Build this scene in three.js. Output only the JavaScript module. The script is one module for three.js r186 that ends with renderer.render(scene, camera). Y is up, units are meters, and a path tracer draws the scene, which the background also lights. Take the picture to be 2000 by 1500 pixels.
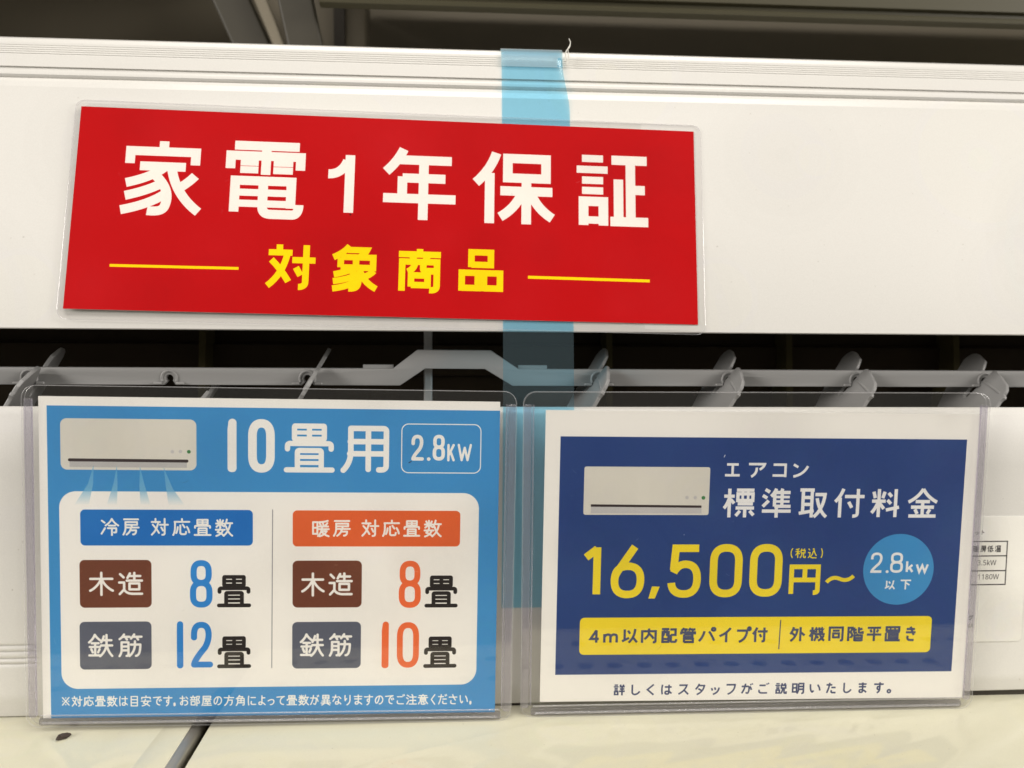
import * as THREE from 'three';
import { RoundedBoxGeometry } from 'three/addons/geometries/RoundedBoxGeometry.js';
import { mergeGeometries, toCreasedNormals } from 'three/addons/utils/BufferGeometryUtils.js';
import { RectAreaLightUniformsLib } from 'three/addons/lights/RectAreaLightUniformsLib.js';

// ---------------------------------------------------------------- camera, light, exposure
const scene = new THREE.Scene();
const camera = new THREE.PerspectiveCamera(49.88, 4 / 3, 0.02, 30);
camera.position.set(0, 0.197, 0.381);
camera.up.set(-0.00279, 0.99572, -0.09242);
camera.lookAt(0.06337, 0.197 - 0.09206, 0.381 - 0.99374);
camera.focus = 0.385;
camera.userData.fStop = 6.5;
const renderer = new THREE.WebGLRenderer({ antialias: true });
renderer.toneMapping = THREE.LinearToneMapping;
renderer.toneMappingExposure = 0.95;
renderer.shadowMap.enabled = true;
RectAreaLightUniformsLib.init();
scene.background = new THREE.Color(0.15, 0.142, 0.127);      // the dim, warm shop around
function ceilingOrFillPanel(x, y, z, w, h, power, tx, ty, tz, c) {
  const l = new THREE.RectAreaLight(c ?? new THREE.Color(1, 0.95, 0.885), power, w, h);
  l.name = 'ceiling_or_fill_light'; l.position.set(x, y, z); l.lookAt(tx, ty, tz); scene.add(l);
}
ceilingOrFillPanel(0.15, 1.75, 0.85, 1.6, 0.4, 13, 0.12, 0, 0.45);
ceilingOrFillPanel(-2.3, 1.00, 1.25, 1.2, 0.7, 21, -0.1, 0.15, 0);  // added low fill light from the left, not a ceiling fixture
ceilingOrFillPanel(2.5, 1.00, 1.25, 1.2, 0.7, 21, 0.1, 0.15, 0);  // same added fill from the right, unseen

// ---------------------------------------------------------------- helpers
let seed = 7;
const rnd = () => { seed = (seed * 1664525 + 1013904223) >>> 0; return seed / 4294967296; };
const counts = {};
function numbered(n) { counts[n] = (counts[n] ?? -1) + 1; return counts[n] ? n + '_' + String(counts[n]).padStart(3, '0') : n; }
function tag(o, label, category, group, kind) {
  if (label) o.userData.label = label;
  if (category) o.userData.category = category;
  if (group) o.userData.group = group;
  if (kind) o.userData.kind = kind;
  return o;
}
function thing(name, label, category, group) { const g = new THREE.Group(); g.name = numbered(name); scene.add(g); return tag(g, label, category, group); }
function mesh(name, geo, mat, parent) {
  const m = new THREE.Mesh(geo, mat); m.castShadow = m.receiveShadow = true;
  if (parent) { m.name = name; parent.add(m); } else { m.name = numbered(name); scene.add(m); }
  return m;
}
const lin = (r, g, b) => new THREE.Color().setRGB(r, g, b);
// a profile of [y, z] points swept along x from x0 to x1
function sweep(pts, x0, x1, crease = 0.7) {
  const s = new THREE.Shape(pts.map(([y, z]) => new THREE.Vector2(-z, y)));
  const g = new THREE.ExtrudeGeometry(s, { depth: x1 - x0, bevelEnabled: false });
  g.rotateY(Math.PI / 2); g.translate(x0, 0, 0);
  return toCreasedNormals(g, crease);
}
function roundedShape(x0, y0, x1, y1, r) {
  const s = new THREE.Shape();
  s.moveTo(x0 + r, y0); s.lineTo(x1 - r, y0); s.absarc(x1 - r, y0 + r, r, -Math.PI / 2, 0);
  s.lineTo(x1, y1 - r); s.absarc(x1 - r, y1 - r, r, 0, Math.PI / 2);
  s.lineTo(x0 + r, y1); s.absarc(x0 + r, y1 - r, r, Math.PI / 2, Math.PI);
  s.lineTo(x0, y0 + r); s.absarc(x0 + r, y0 + r, r, Math.PI, Math.PI * 1.5);
  return s;
}
function slab(x0, y0, x1, y1, r, z0, z1, bevel = 0) {
  const g = new THREE.ExtrudeGeometry(roundedShape(x0, y0, x1, y1, r), { depth: z1 - z0 - 2 * bevel, bevelEnabled: bevel > 0, bevelThickness: bevel, bevelSize: bevel, bevelOffset: -bevel, bevelSegments: 2, curveSegments: 8 });
  g.translate(0, 0, z0 + bevel);
  return toCreasedNormals(g, 0.2);
}
function box(x0, y0, z0, x1, y1, z1, r = 0) {
  const g = r ? new RoundedBoxGeometry(x1 - x0, y1 - y0, z1 - z0, 2, r) : new THREE.BoxGeometry(x1 - x0, y1 - y0, z1 - z0);
  return g.translate((x0 + x1) / 2, (y0 + y1) / 2, (z0 + z1) / 2);
}
function noiseTexture(w, h, base, amp, blotch, specks, speckDark, rep) {
  const c = document.createElement('canvas'); c.width = w; c.height = h; const x = c.getContext('2d');
  x.fillStyle = `rgb(${base.join(',')})`; x.fillRect(0, 0, w, h);
  for (let i = 0; i < blotch; i++) {
    const r = w * (0.04 + 0.16 * rnd()), px = rnd() * w, py = rnd() * h, a = 0.05 * rnd();
    for (const [ox, oy] of [[0, 0], [w, 0], [-w, 0], [0, h], [0, -h]]) {
      const g = x.createRadialGradient(px + ox, py + oy, 0, px + ox, py + oy, r); const d = rnd() < 0.5 ? 0 : 255;
      g.addColorStop(0, `rgba(${d},${d},${d * 0.85 | 0},${a})`); g.addColorStop(1, `rgba(${d},${d},${d * 0.85 | 0},0)`);
      x.fillStyle = g; x.fillRect(px + ox - r, py + oy - r, 2 * r, 2 * r);
    }
  }
  for (let i = 0; i < specks; i++) {
    x.fillStyle = `rgba(${speckDark},${0.12 + 0.3 * rnd()})`;
    x.save(); x.translate(rnd() * w, rnd() * h); x.rotate(rnd() * 6.3); x.fillRect(0, 0, 0.7 + 2.2 * rnd() * rnd(), 0.6 + 1.1 * rnd()); x.restore();
  }
  const im = x.getImageData(0, 0, w, h);
  for (let i = 0; i < im.data.length; i += 4) { const n = (rnd() - 0.5) * amp; for (let k = 0; k < 3; k++) im.data[i + k] = Math.max(0, Math.min(255, im.data[i + k] + n)); }
  x.putImageData(im, 0, 0);
  const t = new THREE.CanvasTexture(c); t.colorSpace = THREE.SRGBColorSpace; t.wrapS = t.wrapT = THREE.RepeatWrapping; t.repeat.set(rep, rep);
  return t;
}
// gentle height field of random waves, repeating every tile
function waveTexture(n, lo, hi, count) {
  const d = new Float32Array(n * n), w = [];
  for (let i = 0; i < count; i++) { const a = rnd() * 6.283, k = lo + (hi - lo) * rnd(); w.push([Math.round(k * Math.cos(a)), Math.round(k * Math.sin(a)), rnd() * 6.283, 1 / (0.5 + k)]); }
  const sum = w.reduce((s, q) => s + q[3], 0);
  for (let y = 0; y < n; y++) for (let x = 0; x < n; x++) { let v = 0; for (const [a, b, p, m] of w) v += m * Math.sin(6.28318 * (a * x + b * y) / n + p); d[y * n + x] = 0.5 + v / (2 * sum); }
  const t = new THREE.DataTexture(d, n, n, THREE.RedFormat, THREE.FloatType); t.magFilter = t.minFilter = THREE.LinearFilter; t.wrapS = t.wrapT = THREE.RepeatWrapping; t.needsUpdate = true;
  return t;
}
// uv in metres from two of the position axes
function metreUV(g, a = 'x', b = 'y') {
  const p = g.attributes.position, uv = new Float32Array(p.count * 2), get = { x: (i) => p.getX(i), y: (i) => p.getY(i), z: (i) => p.getZ(i) };
  for (let i = 0; i < p.count; i++) { uv[2 * i] = get[a](i); uv[2 * i + 1] = get[b](i); }
  g.setAttribute('uv', new THREE.BufferAttribute(uv, 2));
  return g;
}
// ---------------------------------------------------------------- lettering: every character is drawn stroke by stroke in a 100 x 100 box
const speak = 'M12 7H40!M5 22H46!M12 36.5H40!M12 50.5H40!M14 97V65H40V97M14 90H40!';
const tree = 'M3 28H36M20 3V98M20 32Q14 56 3 68M23 38L35 52';
const walk = 'M8 8L22 22M4 44H24V74M24 74L6 94M24 76Q36 93 60 93H97';
const bamboo = 'M24 2Q18 14 6 22M18 12H47M30 14L36 24M66 2Q60 12 53 20M60 12H96M76 14L82 24';
const drops = 'M10 8L25 18M4 33L19 43M6 93L25 62';
const metal = 'M27 3Q20 22 3 36M27 3Q36 18 50 28M14 40H42M6 56H48M28 40V88M12 66L18 80M46 66L40 80M4 93H52';
const change = 'M58 4L64 17M90 4L81 17M56 22H92V46H56ZM66 48Q64 80 46 95M80 48V84Q80 92 88 92H97V76';
const GLYPHS = {
  家: 'M51 1V16M12 32V15H89V32M24 35H78M52 37Q38 50 9 58M42 46Q64 66 56 88Q53 96 36 94M50 58Q34 68 9 75M56 71Q38 86 5 94M62 38Q68 72 96 94M90 46Q82 56 68 66',
  電: 'M12 6H91M51 6V43M8 36V19H93V36M20 27.5H42!M20 37H42!M60 27.5H84!M60 37H84!M15 91V51H83V85M15 66H83!M15 80H83!M49 51V83Q49 93 59 93H85Q93 93 93 80',
  年: 'M28 2Q20 20 5 34M22 17H92M27 42H84M27 40V68M2 70H98M55 17V99',
  保: 'M29 2Q22 26 4 44M21 30V99M43 9H90V36H43ZM66 38V99M34 54H98M60 58Q52 78 34 90M72 58Q80 78 98 90',
  証: speak + 'M51 8H98M76 9V88M76 48H95M60 34V90M49 91H99',
  対: 'M26 2V22M4 20H52M10 36Q30 56 46 84M42 22Q34 68 4 94M52 36H99M80 2V84Q80 95 66 95M60 52L70 70',
  象: 'M38 2Q26 18 4 28M34 11H74Q70 20 60 26M20 27H88V50H20M20 28V50M52 27V50M50 50Q34 60 6 66M42 57Q64 72 56 90Q52 97 38 96M50 68Q32 77 5 81M56 78Q38 92 4 97M60 52Q66 80 96 96M90 56Q82 66 68 70',
  商: 'M50 1V14M4 14H96M33 16L38 28M68 16L62 28M12 98V31H88V86Q88 96 72 95M40 34Q38 48 24 54M58 34V46Q58 52 66 52H74V44M32 88V62H68V84H32',
  品: 'M28 42V7H72V36H28M7 97V55H43V90H7M43 90V97M57 97V55H93V90H57M93 90V97',
  畳: 'M21 6H79Q80 6 80 8V30Q80 32 78 32H22Q20 32 20 30V8ZM50 6V32M20 19H80!M6 52V46Q6 41 12 41H88Q94 41 94 46V52M26 92V59Q26 55 30 55H70Q74 55 74 59V92M26 68H74!M26 80H74!M4 94H96',
  用: 'M22 8H82Q88 8 88 14V84Q88 93 78 93H74M21 8V58Q20 80 7 94M20 35H88M19 60H88M54 8V92',
  冷: 'M7 14L22 26M5 90L24 58M62 4Q50 28 28 42M62 4Q74 28 97 42M46 43H80M40 58H86V78Q86 83 78 83H74M62 58V98',
  房: 'M10 6H92M18 22H86V38H18M18 22V50Q18 78 5 95M54 40V52M26 54H95M50 56Q46 80 24 95M48 70H80Q80 95 62 94',
  応: 'M54 3V17M12 19H96M14 19V50Q14 78 4 95M30 50Q28 70 21 84M44 40V80Q44 91 56 91H68Q77 91 77 77M58 35L69 51M82 48Q92 62 95 80',
  数: 'M28 4V48M5 26H52M12 8L18 19M45 8L39 19M26 28L7 45M30 28L50 43M3 62H55M30 48Q24 66 13 76Q36 82 49 97M45 62Q38 88 6 98M67 3Q63 26 52 42M63 24H98M87 24Q80 72 48 97M62 42Q72 78 98 97',
  暖: 'M7 12H32V82H7ZM7 46H32M92 4Q70 12 42 12M46 20L52 31M64 18L68 29M90 18L80 31M42 38H94M38 54H98M60 38Q58 74 36 96M56 66H86Q76 88 46 97M58 70Q74 90 98 97',
  木: 'M6 29H94M50 3V98M48 32Q34 64 5 80M52 32Q66 64 96 80',
  造: walk + 'M48 5L38 24M44 16H90M66 3V36M35 36H97M46 48H86V74H46Z',
  鉄: metal + 'M64 10Q60 26 53 36M60 27H95M52 50H98M75 4V48Q70 78 48 97M77 54Q83 80 98 96',
  筋: bamboo + 'M14 36H42V86Q42 95 34 95M14 36V66Q14 82 5 96M14 54H42M14 71H42M52 46H91Q91 95 73 95M69 32V50Q66 78 46 96',
  目: 'M20 6H80V96H20ZM20 36H80M20 66H80',
  安: 'M50 2V15M9 31V16H91V31M4 52H96M44 34Q38 58 24 70Q60 78 84 98M72 54Q60 88 13 97',
  部: 'M30 3V15M5 17H57M17 24L21 38M45 24L41 38M3 42H59M12 58H50V90H12ZM67 98V8H93Q90 26 80 42Q95 54 92 68Q88 77 76 73',
  屋: 'M16 8H88V26H16M16 8V50Q16 78 4 96M27 40H92M52 42Q44 52 34 60L82 56M70 47L85 61M28 77H90M58 62V95M20 95H97',
  方: 'M50 3V20M4 22H96M44 24Q40 76 8 97M43 46H82Q82 95 62 94',
  角: 'M38 2Q28 20 7 34M36 14H70L60 30M21 31H84V88Q84 96 70 95M21 31V64Q20 84 6 98M53 32V74M21 52H84M21 73H84',
  異: 'M20 6H80V40H20ZM50 6V40M20 23H80M34 48V77M66 48V77M12 60H88M4 79H96M36 84L12 98M64 84L90 98',
  注: drops + 'M56 3L64 16M34 27H96M65 27V93M38 59H93M30 94H98',
  意: 'M50 2V11M13 12H87M33 15L36 27M68 15L64 27M4 30H96M24 40H76V65H24ZM24 52H76M16 74L8 92M34 74V87Q34 95 44 95H62Q71 95 71 84M50 70L58 82M83 74L95 90',
  標: tree + 'M42 8H97M46 20H93V42H46ZM61 8V42!M78 8V42!M46 53H94M40 67H98M69 67V98M54 76L41 93M84 76L97 91',
  準: 'M12 5L27 14M4 25L19 34M5 62L24 42M48 2Q42 18 31 28M43 15V62M68 2L64 15M42 15H94M43 30H92!M43 45H92!M43 61H96M67 16V60M3 77H97M50 64V99',
  取: 'M4 7H54M15 7V82M46 7V99M15 32H46M15 55H46M2 85L54 76M57 22H91Q86 72 54 97M64 34Q72 76 98 97',
  付: 'M30 2Q22 28 4 46M20 32V99M35 28H99M78 2V84Q78 95 62 94M48 46L59 66',
  料: 'M27 3V98M3 44H51M8 12L14 34M47 12L40 34M25 46Q16 70 3 84M29 50L46 70M60 16L72 29M57 40L70 53M53 74L99 64M86 3V98',
  金: 'M50 2Q36 30 4 47M50 2Q64 30 96 47M27 45H73M13 64H87M50 45V92M26 71L34 87M74 71L66 87M6 94H94',
  円: 'M8 98V7H92V86Q92 94 78 94M8 51H92M50 7V51',
  税: 'M40 5Q24 12 6 13M4 32H46M26 12V97M26 36Q18 58 4 70M28 42L44 58' + change,
  込: walk + 'M52 10H66Q72 52 97 74M62 26Q56 58 36 78',
  以: 'M20 8V76M5 86L47 64M40 16L53 37M83 5Q82 60 45 95M73 64L96 94',
  下: 'M4 9H96M48 9V99M54 34L83 55',
  内: 'M11 98V21H89V86Q89 95 74 94M50 3V30Q48 56 24 73M52 38Q66 50 78 71',
  配: 'M4 8H52M10 27H48V92H10ZM21 8V27!M37 8V27!M21 28Q21 44 13 53!M37 28V49H46!M10 73H48M58 10H92V46H63M63 44V84Q63 92 72 92H88Q97 92 97 74',
  管: bamboo + 'M50 22V31M7 45V32H93V45M26 45H78V62H26M26 45V98M26 74H82V95H26',
  外: 'M26 2Q20 32 4 50M24 20H50Q44 72 7 97M16 43L36 61M70 2V99M72 38L98 59',
  機: tree + 'M46 3L39 18H50L39 36H52!M82 3L74 18H86L74 36H88!M34 51H98M62 4Q64 74 96 96M46 52Q44 80 33 97M49 66L58 79M92 60Q82 82 58 96M76 38L84 46!',
  同: 'M9 98V7H91V88Q91 96 76 95M28 28H72M32 80V47H68V74H32',
  階: 'M8 98V8H31Q30 22 20 38Q34 52 31 64Q27 73 18 69M42 6V43M42 22H58M40 47L60 38M71 4V36Q71 42 79 42H95V31M72 22L93 14M66 48L61 59M46 98V60H91V98M46 78H91M46 94H91',
  平: 'M8 9H92M26 20L34 41M75 20L66 41M4 55H96M50 9V99',
  置: 'M12 6H90V27H12ZM37 6V27!M64 6V27!M10 37H94M52 29V47M28 48H82V85H28ZM28 60H82!M28 72H82!M10 42V95H97',
  詳: speak + 'M60 4L66 18M90 4L83 18M54 22H98M57 42H95M51 62H99M76 22V98',
  説: speak + change.replace('M66 48Q64 80 46 95', 'M68 48Q66 80 50 96'),
  明: 'M8 12H38V82H8ZM8 46H38M53 8H91V86Q91 96 76 95M53 8V56Q53 82 40 97M53 34H91M53 59H91',
  低: 'M28 3Q20 28 4 46M18 32V98M86 6Q66 14 40 16M44 16V82M36 85L66 72M44 44H96M66 16Q68 68 92 84L97 74M40 95H78',
  温: drops + 'M40 6H88V44H40ZM40 25H88M38 57H91V92M38 57V92M55 57V92M73 57V92M28 95H98',
  は: 'M16 8Q7 50 16 93M36 28H95M72 8V76Q72 91 56 91Q40 91 40 78Q40 66 58 66Q78 66 95 86',
  で: 'M7 19L88 13Q44 28 44 60Q44 88 78 90M70 42L78 54M87 36L95 48',
  す: 'M5 21H95M60 4V56Q60 67 48 67Q36 67 36 54Q36 42 48 42Q60 42 60 56Q60 86 34 97',
  お: 'M7 26H58M34 6V80Q34 92 20 88Q6 80 16 66Q28 50 60 48Q91 48 91 70Q91 91 60 92M76 15L93 32',
  の: 'M52 16Q48 60 30 80Q16 90 9 66Q6 36 34 20Q64 6 84 28Q98 52 82 74Q72 88 52 91',
  に: 'M16 8Q7 50 16 93M42 22H89M46 60Q34 88 60 88H93',
  よ: 'M52 26H88M52 6V74Q52 91 32 91Q14 91 14 78Q14 66 32 66Q60 66 92 92',
  っ: 'M10 56Q50 38 78 46Q96 56 84 76Q72 92 40 93',
  て: 'M7 19L90 13Q44 28 44 60Q44 88 80 91',
  が: 'M5 30H56Q70 30 68 50Q66 91 52 91L40 84M37 6Q30 60 6 91M73 30Q84 44 88 62M78 8L84 20!M91 3L97 15!',
  な: 'M5 24H56M36 5Q28 40 7 64M70 20L93 37M66 42V76Q66 92 48 92Q34 92 34 80Q34 68 50 68Q76 70 93 90',
  り: 'M22 8Q18 34 24 58Q30 42 40 38M76 8V48Q76 82 44 97',
  ま: 'M9 18H91M13 42H87M52 4V76Q52 92 34 92Q18 92 18 80Q18 68 36 68Q66 70 90 92',
  ご: 'M20 22H72M20 62Q10 90 46 90H86M79 5L85 17!M92 0L98 12!',
  く: 'M74 5L24 50L74 96',
  だ: 'M5 24H60M36 5Q28 60 8 94M54 48H92M54 68Q46 91 66 91H95M77 7L83 19!M90 2L96 14!',
  さ: 'M9 28H91M46 5Q56 36 76 57M28 62Q16 92 50 92H76',
  い: 'M14 15Q12 62 24 80Q32 91 40 70M72 20Q90 42 92 72',
  し: 'M28 5V66Q28 93 54 91Q78 88 92 64',
  た: 'M5 22H60M36 4Q28 56 8 95M52 46H93M54 70Q44 92 66 92H95',
  き: 'M13 19H84M9 41H91M46 3L76 60M26 64Q16 94 50 94H78',
  エ: 'M14 12H90M52 12V88M3 89H99', ア: 'M5 10H94Q88 34 66 48M50 34Q52 78 20 97', コ: 'M10 14H90V98M6 87H90', ン: 'M10 14L38 32M10 94Q72 82 97 24',
  パ: 'M34 24Q28 62 5 90M60 26Q78 54 90 88M76 12A9 9 0 1 0 94 12A9 9 0 1 0 76 12', イ: 'M86 4Q58 40 6 58M56 34V99',
  プ: 'M6 22H76Q74 78 22 97M82 10A9 9 0 1 0 100 10A9 9 0 1 0 82 10', ス: 'M12 14H80Q66 64 6 92M56 58L95 95', タ: 'M40 3Q30 30 6 52M34 19H88Q78 76 18 98M32 46L68 66',
  ッ: 'M12 42L22 64M44 36L54 58M90 38Q84 84 28 97', フ: 'M8 14H90Q86 78 22 97', ト: 'M30 4V98M34 36L84 60', ツ: 'M10 18L22 46M44 12L54 40M92 16Q86 78 26 96', グ: 'M36 6Q28 34 7 54M34 21H80Q72 76 18 98M80 3L86 14M93 0L99 11',
  '。': 'M6 84A13 13 0 1 0 32 84A13 13 0 1 0 6 84', '※': 'M14 14L86 86M86 14L14 86M50 16V19M50 81V84M16 50H19M81 50H84', '・': 'M48 50H52',
  '〜': 'M3 84Q22 10 48 44Q76 84 97 12', '(': 'M88 3Q12 50 88 97', ')': 'M12 3Q88 50 12 97',
  '1r': 'M64 7V93M64 7L50 20V93', '1b': 'M74 0V100M2 34Q48 34 66 10', '1d': 'M80 7V100M80 10L6 27',
  '0r': 'M50 7Q89 7 89 32V68Q89 93 50 93Q11 93 11 68V32Q11 7 50 7Z',
  '8r': 'M50 6Q84 6 84 24V31Q84 47 50 48Q16 47 16 31V24Q16 6 50 6ZM50 48Q87 49 87 67V76Q87 94 50 94Q13 94 13 76V67Q13 49 50 48Z',
  '2r': 'M14 34V28Q14 7 50 7Q86 7 86 29Q86 42 68 56Q14 84 14 93H92', '5d': 'M92 7H22L17 48M17 53Q30 37 52 37Q89 37 89 65Q89 93 50 93Q14 93 11 72',
  '6d': 'M70 0L22 46Q11 56 11 66M50 38Q89 38 89 65Q89 93 50 93Q11 93 11 66Q11 38 50 38Z',
  K: 'M12 8V94M84 8L18 64M42 46L86 94', W: 'M5 8L28 94L50 24L72 94L95 8', k: 'M14 4V98M86 36L20 74M46 58L90 98', w: 'M4 8L27 94L50 20L73 94L96 8',
  4: 'M70 98V8L8 70H98', m: 'M12 6V98M12 40Q20 12 34 12Q50 12 50 36V98M50 40Q56 12 72 12Q89 12 89 36V98',
};
// the box that a character's pen centre runs through, found by drawing it once
const extents = {};
function extent(ch) {
  if (extents[ch]) return extents[ch];
  const c = document.createElement('canvas'); c.width = c.height = 140; const x = c.getContext('2d'); x.lineWidth = 1; x.translate(20, 20);
  for (const raw of GLYPHS[ch].split('M').slice(1)) x.stroke(new Path2D('M' + raw.replace('!', '')));
  const d = x.getImageData(0, 0, 140, 140).data; let l = 140, r = 0, t = 140, b = 0;
  for (let i = 0; i < 19600; i++) if (d[4 * i + 3] > 60) { const px = i % 140, py = i / 140 | 0; l = Math.min(l, px); r = Math.max(r, px + 1); t = Math.min(t, py); b = Math.max(b, py + 1); }
  return (extents[ch] = [l - 19.5, t - 19.5, r - 20.5, b - 20.5]);
}
// Returns a canvas for a printed sheet of w x h millimetres and the pens that draw on it, all in millimetres.
function press(w, h, scale, paper, rounded) {
  const c = document.createElement('canvas'); c.width = Math.round(w * scale); c.height = Math.round(h * scale);
  const x = c.getContext('2d'); x.scale(c.width / w, c.height / h);
  x.fillStyle = paper; x.fillRect(0, 0, w, h);
  const path = (a, b, ww, hh, r) => { x.beginPath(); x.moveTo(a + r, b); x.arcTo(a + ww, b, a + ww, b + hh, r); x.arcTo(a + ww, b + hh, a, b + hh, r); x.arcTo(a, b + hh, a, b, r); x.arcTo(a, b, a + ww, b, r); x.closePath(); };
  const pens = {
    x, c,
    g(ch, cx, cy, ww, hh, lw, col, fit = 0) {       // fit: 1 stretches the strokes to the box's width, 2 to its height, 3 to both
      x.strokeStyle = col; x.lineCap = rounded ? 'round' : 'butt'; x.lineJoin = rounded ? 'round' : 'miter'; x.miterLimit = 3;
      let [l, t, r, b] = extent(ch); if (!(fit & 1)) { l = 0; r = 100; } if (!(fit & 2)) { t = 1; b = 99; }
      const ex = fit & 1 ? lw / 2 : lw * 0.3, ey = fit & 2 ? lw / 2 : lw * 0.3;
      const kx = r - l < 2 ? ww / 100 : (ww - 2 * ex) / (r - l), ky = (hh - 2 * ey) / (b - t), mx = cx - kx * (l + r) / 2, my = cy - ky * (t + b) / 2;
      for (const raw of GLYPHS[ch].split('M').slice(1)) {
        const thin = raw.endsWith('!'), d = raw.replace('!', '');
        const p = new Path2D(), q = new Path2D('M' + d);
        p.addPath(q, new DOMMatrix([kx, 0, 0, ky, mx, my]));
        x.lineWidth = thin ? lw * 0.78 : lw; x.stroke(p);
      }
    },
    rr(a, b, ww, hh, r, col) { x.fillStyle = col; path(a, b, ww, hh, r); x.fill(); },
    rs(a, b, ww, hh, r, lw, col) { x.strokeStyle = col; x.lineWidth = lw; path(a, b, ww, hh, r); x.stroke(); },
    ln(a, b, a2, b2, lw, col) { x.strokeStyle = col; x.lineWidth = lw; x.lineCap = rounded ? 'round' : 'butt'; x.beginPath(); x.moveTo(a, b); x.lineTo(a2, b2); x.stroke(); },
    pg(p, col) { x.fillStyle = col; x.beginPath(); for (let i = 0; i < p.length; i += 2) x.lineTo(p[i], p[i + 1]); x.closePath(); x.fill(); },
    dt(a, b, r, col) { x.fillStyle = col; x.beginPath(); x.arc(a, b, r, 0, 7); x.fill(); },
    done(grain = 5, flecks = 40) {
      for (let i = 0; i < flecks; i++) {                       // dust, faint rubs and uneven ink
        const d = rnd() < 0.45 ? '50,45,40' : '255,252,246';
        x.strokeStyle = `rgba(${d},${0.10 + 0.22 * rnd()})`; x.lineWidth = 0.12 + 0.2 * rnd() * rnd(); x.lineCap = 'round';
        const a = rnd() * 6.3, L = rnd() < 0.25 ? 1 + 2 * rnd() : 0.2, px = rnd() * w, py = rnd() * h; x.beginPath(); x.moveTo(px, py); x.quadraticCurveTo(px + L * Math.cos(a) / 2, py + L * Math.sin(a) / 2 + 0.2 * L, px + L * Math.cos(a), py + L * Math.sin(a)); x.stroke();
      }
      for (let i = 0; i < 60; i++) {
        const r = 8 + 26 * rnd(), px = rnd() * w, py = rnd() * h, gr = x.createRadialGradient(px, py, 0, px, py, r), d = rnd() < 0.5 ? '20,14,8' : '255,250,240', al = 0.012 + 0.022 * rnd();
        gr.addColorStop(0, `rgba(${d},${al})`); gr.addColorStop(1, `rgba(${d},0)`); x.fillStyle = gr; x.fillRect(px - r, py - r, 2 * r, 2 * r);
      }
      const im = x.getImageData(0, 0, c.width, c.height), d = im.data;
      for (let i = 0; i < d.length; i += 4) { const n = (rnd() - 0.5) * 2 * grain; d[i] += n; d[i + 1] += n; d[i + 2] += n; }
      x.putImageData(im, 0, 0);
      const t = new THREE.CanvasTexture(c); t.colorSpace = THREE.SRGBColorSpace; return t;
    },
  };
  return pens;
}

function printRedSign() {
  const P = press(300, 100, 6.8, '#be0008', false), { g, ln } = P, wht = '#f7f1e8', yel = '#ffe000';
  g('家',40.1,33.9,40.3,39.6,4.53,wht,3); g('電',88.6,33.9,38.3,39.4,4.61,wht,3); g('1b',123.9,34.3,15.0,33.8,4.67,wht,3); g('年',163.0,33.4,39.6,40.4,4.73,wht,3);
  g('保',209.3,33.7,42.3,40.8,4.81,wht,3); g('証',258.2,33.7,40.3,39.5,4.89,wht,3); g('対',103.4,76.3,25.1,23.8,3.12,yel,3); g('象',133.2,76.3,23.7,24.4,3.16,yel,3);
  g('商',164.0,76.5,23.2,24.0,3.19,yel,3); g('品',193.6,76.4,21.9,22.6,3.22,yel,3); ln(19.3,78.6,78.7,78.3,1.41,yel); ln(216.4,78.5,276.4,78.7,1.51,yel);
  ln(129.8,49.5,130.3,50.2,0.61,'#3a1512');
  return P.done();
}
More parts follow.
